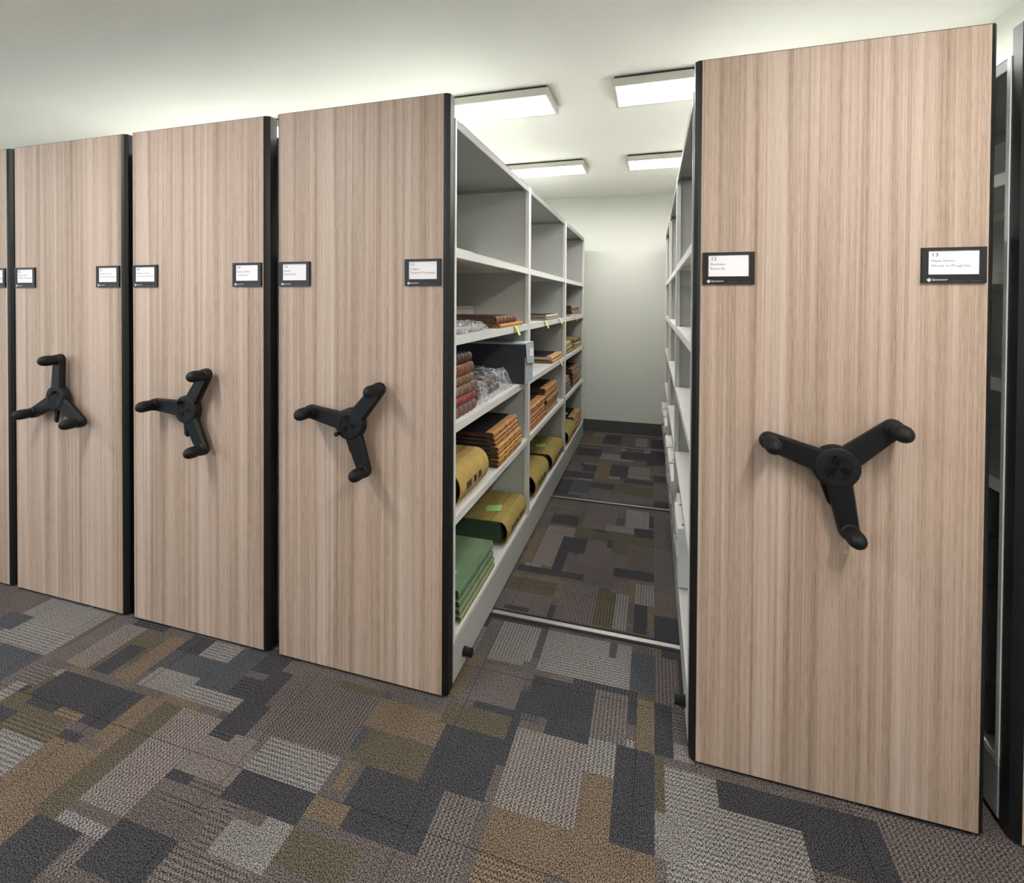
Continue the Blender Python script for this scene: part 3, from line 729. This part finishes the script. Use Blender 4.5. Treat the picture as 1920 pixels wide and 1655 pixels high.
# ------------------------------------------------------------------ grey document box standing beside the plastic bag
db = tag(empty('document_box', (-.682, 1.075, zC_ + .0008)), 'tall grey document box with pale blue front flap standing on the third shelf', 'box')
navy = mat('charcoal box board', (58, 60, 68), .75, noise=.08, nscale=20)
pale = mat('pale blue grey box paper', (176, 184, 192), .7, noise=.04)
B(-.42, -.004, -.085, .085, 0, .222).build('body', navy, db, bevel=.002)
B(-.004, 0, -.085, .085, 0, .150).build('front_face', pale, db)
B(-.42, .003, -.088, .088, .222, .230).build('lid_top', pale, db, bevel=.001)
fl_ = MB(); fl_.loft([[(.0005, -.088, .222), (.0035, -.088, .222), (.0035, .088, .222), (.0005, .088, .222)], [(.006, -.080, .12), (.009, -.080, .12), (.009, .088, .10), (.006, .088, .10)]])
fp = fl_.build('front_flap', pale, db)
B(.0085, .0095, -.03, .055, .150, .195).build('flap_label', M_CARD, fp)

# ------------------------------------------------------------------ clear plastic bag and sleeve
def plastic():
    m = bpy.data.materials.new('clear crinkled plastic'); m.use_nodes = True
    nt = m.node_tree; n = nt.nodes; l = nt.links
    b = n['Principled BSDF']
    b.inputs['Base Color'].default_value = (.92, .93, .95, 1); b.inputs['Roughness'].default_value = .12
    b.inputs['Specular IOR Level'].default_value = .9
    tc = n.new('ShaderNodeTexCoord')
    t = n.new('ShaderNodeTexNoise'); t.inputs['Scale'].default_value = 26; t.inputs['Detail'].default_value = 4; t.inputs['Distortion'].default_value = 1.5
    l.new(tc.outputs['Object'], t.inputs['Vector'])
    bp = n.new('ShaderNodeBump'); bp.inputs['Strength'].default_value = .8; bp.inputs['Distance'].default_value = .01
    l.new(t.outputs[0], bp.inputs['Height']); l.new(bp.outputs[0], b.inputs['Normal'])
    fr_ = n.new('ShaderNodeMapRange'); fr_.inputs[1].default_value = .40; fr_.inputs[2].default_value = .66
    fr_.inputs[3].default_value = .04; fr_.inputs[4].default_value = .50  # whiter film along the noise ridges paints in their highlights
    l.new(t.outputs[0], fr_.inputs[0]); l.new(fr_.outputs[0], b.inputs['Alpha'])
    return m
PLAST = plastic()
def crumple(name, label, y0, y1, x0, x1, z0, prof, seed, cat='bag'):
    """thin closed film over its contents: height profile along y, crumpled by noise"""
    from mathutils import noise as nz
    NX, NY = 22, 34
    top, bot = [], []
    for i in range(NX + 1):
        for j in range(NY + 1):
            u, v = i / NX, j / NY
            x = x0 + (x1 - x0) * u; y = y0 + (y1 - y0) * v
            h = prof(u, v)
            p = Vector((x * 14, y * 14, seed))
            e = min(u, 1 - u, v, 1 - v)
            h2 = h * (1 + .16 * nz.noise(p)) + .010 * nz.noise(p * 2.3) * min(1, e * 8) + .004 * abs(nz.noise(p * 5))
            dx = .010 * nz.noise(p * 1.7 + Vector((3, 0, 0))); dy = .014 * nz.noise(p * 1.7 + Vector((0, 7, 0)))
            top.append((x + dx, y + dy, z0 + max(h2, .0025))); bot.append((x + dx, y + dy, z0 + .0008))
    N = len(top); f = []
    def q(i, j): return i * (NY + 1) + j
    for i in range(NX):
        for j in range(NY):
            f.append((q(i, j), q(i + 1, j), q(i + 1, j + 1), q(i, j + 1)))
            f.append((N + q(i, j), N + q(i, j + 1), N + q(i + 1, j + 1), N + q(i + 1, j)))
    for i in range(NX):
        f.append((q(i, 0), N + q(i, 0), N + q(i + 1, 0), q(i + 1, 0))); f.append((q(i, NY), q(i + 1, NY), N + q(i + 1, NY), N + q(i, NY)))
    for j in range(NY):
        f.append((q(0, j), q(0, j + 1), N + q(0, j + 1), N + q(0, j))); f.append((q(NX, j), N + q(NX, j), N + q(NX, j + 1), q(NX, j + 1)))
    m = MB(); m.v = top + bot; m.f = f
    o = m.build(name, PLAST, smooth=True)
    return tag(o, label, cat)
def prof_bag(u, v):
    a = min(1, max(0, v / .05)); 
    c = 1 if v < .80 else max(.12, 1 - (v - .80) / .20)
    e = min(1, u / .08 + .2) * min(1, (1 - u) / .09 + .35)
    return (.092 + .046 * max(0, v - .35)) * a * c * e
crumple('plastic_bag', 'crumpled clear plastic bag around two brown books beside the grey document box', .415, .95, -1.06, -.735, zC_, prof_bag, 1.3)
gb_ = LEATH('grey violet calf', (150, 142, 142))
book('leather_book', 'grey wrapped book nearest the panel on the second shelf', .13, .44, zB_ + .001, .028, -.735, .27, gb_, gb_, PAPERW, b=.008)
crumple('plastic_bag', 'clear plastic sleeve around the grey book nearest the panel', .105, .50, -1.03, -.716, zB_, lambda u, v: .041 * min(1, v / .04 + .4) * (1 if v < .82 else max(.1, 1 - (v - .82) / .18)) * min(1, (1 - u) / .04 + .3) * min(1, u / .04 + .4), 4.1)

# ------------------------------------------------------------------ paper notes and flags
NOTE = mat('bright green note paper', (178, 232, 140), .8, noise=.03)
YEL = mat('yellow paper flag', (226, 224, 120), .8, noise=.05)
def note(label, x, y, z, sx, sy, rz):
    m = MB(); n = 6; rings = []
    for i in range(n + 1):
        u = i / n; lift = .006 * u * u
        rings.append([(-sx / 2 + sx * u, -sy / 2, lift), (-sx / 2 + sx * u, sy / 2, lift + .001), (-sx / 2 + sx * u, sy / 2, lift + .0014), (-sx / 2 + sx * u, -sy / 2, lift + .0004)])
    m.loft(rings)
    o = m.build('sticky_note', NOTE, smooth=False, loc=(x, y, z)); o.rotation_euler = (0, 0, rz)
    # faint handwriting lines
    tag(o, label, 'note', 'green sticky notes')
    return o
note('green sticky note on the olive ledger with green page edges', -.835, .905, zE + .1258, .085, .075, .2)
note('green sticky note on top of the green ledger stack', -.815, .215, zE + .1288, .075, .080, .15)
note('green sticky note on the olive ledger deeper in the second bay', -.845, 2.10, zE + .1315, .08, .08, .2)
note('green sticky note on the black covered ledger at the far end', -.86, 3.16, zE + .1490, .09, .08, .1)
def flag(label, y, z, length, lean):
    m = MB(); wd = .040; rings = []
    pts = [(-.03, .0012), (-.004, .0014), (.004, .0005), (.010, -.010), (.013 + lean * .3, -.5 * length), (.016 + lean, -length)]
    for k, (x, zz) in enumerate(pts):
        t = k / (len(pts) - 1); sh = .022 * t * t
        rings.append([(x, -wd / 2 + sh, zz), (x, wd / 2 + sh, zz), (x + .0005, wd / 2 + sh, zz + .0005), (x + .0005, -wd / 2 + sh, zz + .0005)])
    m.loft(rings)
    o = m.build('paper_flag', YEL, loc=(XL + .001, y, z))
    return tag(o, label, 'paper flag', 'yellow paper flags on shelf edges')
flag('yellow paper flag on the shelf edge under the ribbed brown book', .872, zB_, .050, .006)
flag('yellow paper flag nearest the camera on the second bay shelf edge', 1.62, zB_, .050, .006)
flag('yellow paper flag farther along the second bay upper shelf edge', 2.14, zB_, .046, .006)
flag('yellow paper flag on the upper shelf edge in the far bay', 2.93, zB_, .046, .006)
flag('yellow paper flag under the orange tan ledger in the second bay', 2.17, zC_, .046, .006)
flag('yellow paper flag under the far khaki ledgers', 3.34, zC_, .050, .006)

# ------------------------------------------------------------------ white storage boxes on the right of the aisle
def storage_box(label, y0, y1, xf, h=.285, depth=.36, crushed=False):
    wd = y1 - y0
    r = tag(empty('storage_box', (xf, (y0 + y1) / 2, ZE + .001)), label, 'box', 'white storage boxes on the bottom shelf')
    m = MB(); hb = h - .004; a = wd / 2 - .008
    m.loft([[(.006, -a + .004, 0), (depth, -a + .004, 0), (depth, a - .004, 0), (.006, a - .004, 0)], [(.004, -a, hb), (depth, -a, hb), (depth, a, hb), (.004, a, hb)]])
    bd = m.build('body', M_BOARD, r, bevel=.002)
    m = MB(); d = .062 if not crushed else .05
    w2 = wd / 2
    top = [(0, -w2, h), (depth + .006, -w2, h), (depth + .006, w2, h), (0, w2, h)]
    if crushed: top = [(0, -w2, h - .02), (depth, -w2, h - .004), (depth, w2, h), (.012, w2, h - .006)]
    m.loft([[(-.003, -w2 - .002, h - d), (depth + .008, -w2 - .002, h - d), (depth + .008, w2 + .002, h - d), (-.003, w2 + .002, h - d)], top])
    ld = m.build('lid', M_BOARD, r, bevel=.003)
    for s in (-1, 1):
        q = MB(); q.lathe([(0, .006), (.0012, .006), (.0013, 0)], (.025, s * wd * .36, h - .0004), (0, 0, 1), 12)
        if not crushed: q.build('hole', M_HOLE, ld)
    hd = MB(); hr = []
    for x in (-.0003, .012):
        hr.append([(x, .036 * math.cos(2 * math.pi * i / 16), h * .62 + .012 * math.sin(2 * math.pi * i / 16)) for i in range(16)])
    hd.loft(hr); hd.build('hand_hole', M_HOLE, bd)
    m = MB(); m.box(-.0001, .0075, -wd * .32, wd * .32, h * .10, h * .44)
    lb = m.build('box_label', mat('grey blue label', (176, 180, 196), .8, noise=.05), bd)
    mm = MB()
    for k in range(4): mm.box(-.0006, 0, -wd * .28, wd * (.1 + .05 * k), h * (.14 + .075 * k), h * (.155 + .075 * k))
    mm.build('printed_lines', M_INK2, lb)['kind'] = 'stuff'
    return r
storage_box('white storage box nearest the camera on the right bottom shelf', .635, .945, .113, h=.268)
storage_box('small white box with a crumpled lid behind the nearest storage box', .98, 1.14, .125, h=.245, crushed=True)
storage_box('white storage box nearest the camera in the middle right bay', 1.225, 1.535, .107, h=.268)
storage_box('white storage box in the centre of the middle right bay', 1.555, 1.865, .104, h=.270)
storage_box('white storage box farthest back in the middle right bay', 1.90, 2.21, .098, h=.268)
storage_box('white storage box nearest the camera in the far right bay', 2.475, 2.785, .102, h=.268)
storage_box('white storage box in the centre of the far right bay', 2.81, 3.12, .098, h=.270)
storage_box('white storage box next to the back wall in the far right bay', 3.16, 3.47, .094, h=.268)

# ------------------------------------------------------------------ dark flat boxes on the narrow unit at the right edge
dk = mat('dark grey archival box board', (104, 106, 108), .6, noise=.06)
for i in range(5):
    z0 = .1965 + i * .1462
    r = tag(empty('archival_box', (UNITS['f'] - .013, .62, z0)), ['dark grey flat box at the bottom of the stack by the right edge', 'dark grey flat box second from the bottom by the right edge', 'dark grey flat box in the middle of the stack by the right edge', 'dark grey flat box second from the top by the right edge', 'dark grey flat box on top of the stack by the right edge'][i], 'box', 'dark flat boxes at the right edge')
    B(.004, .33, -.49, .49, 0, .138).build('body', dk, r, bevel=.003)
    B(0, .334, -.494, .494, .096, .1445).build('lid', dk, r, bevel=.003)
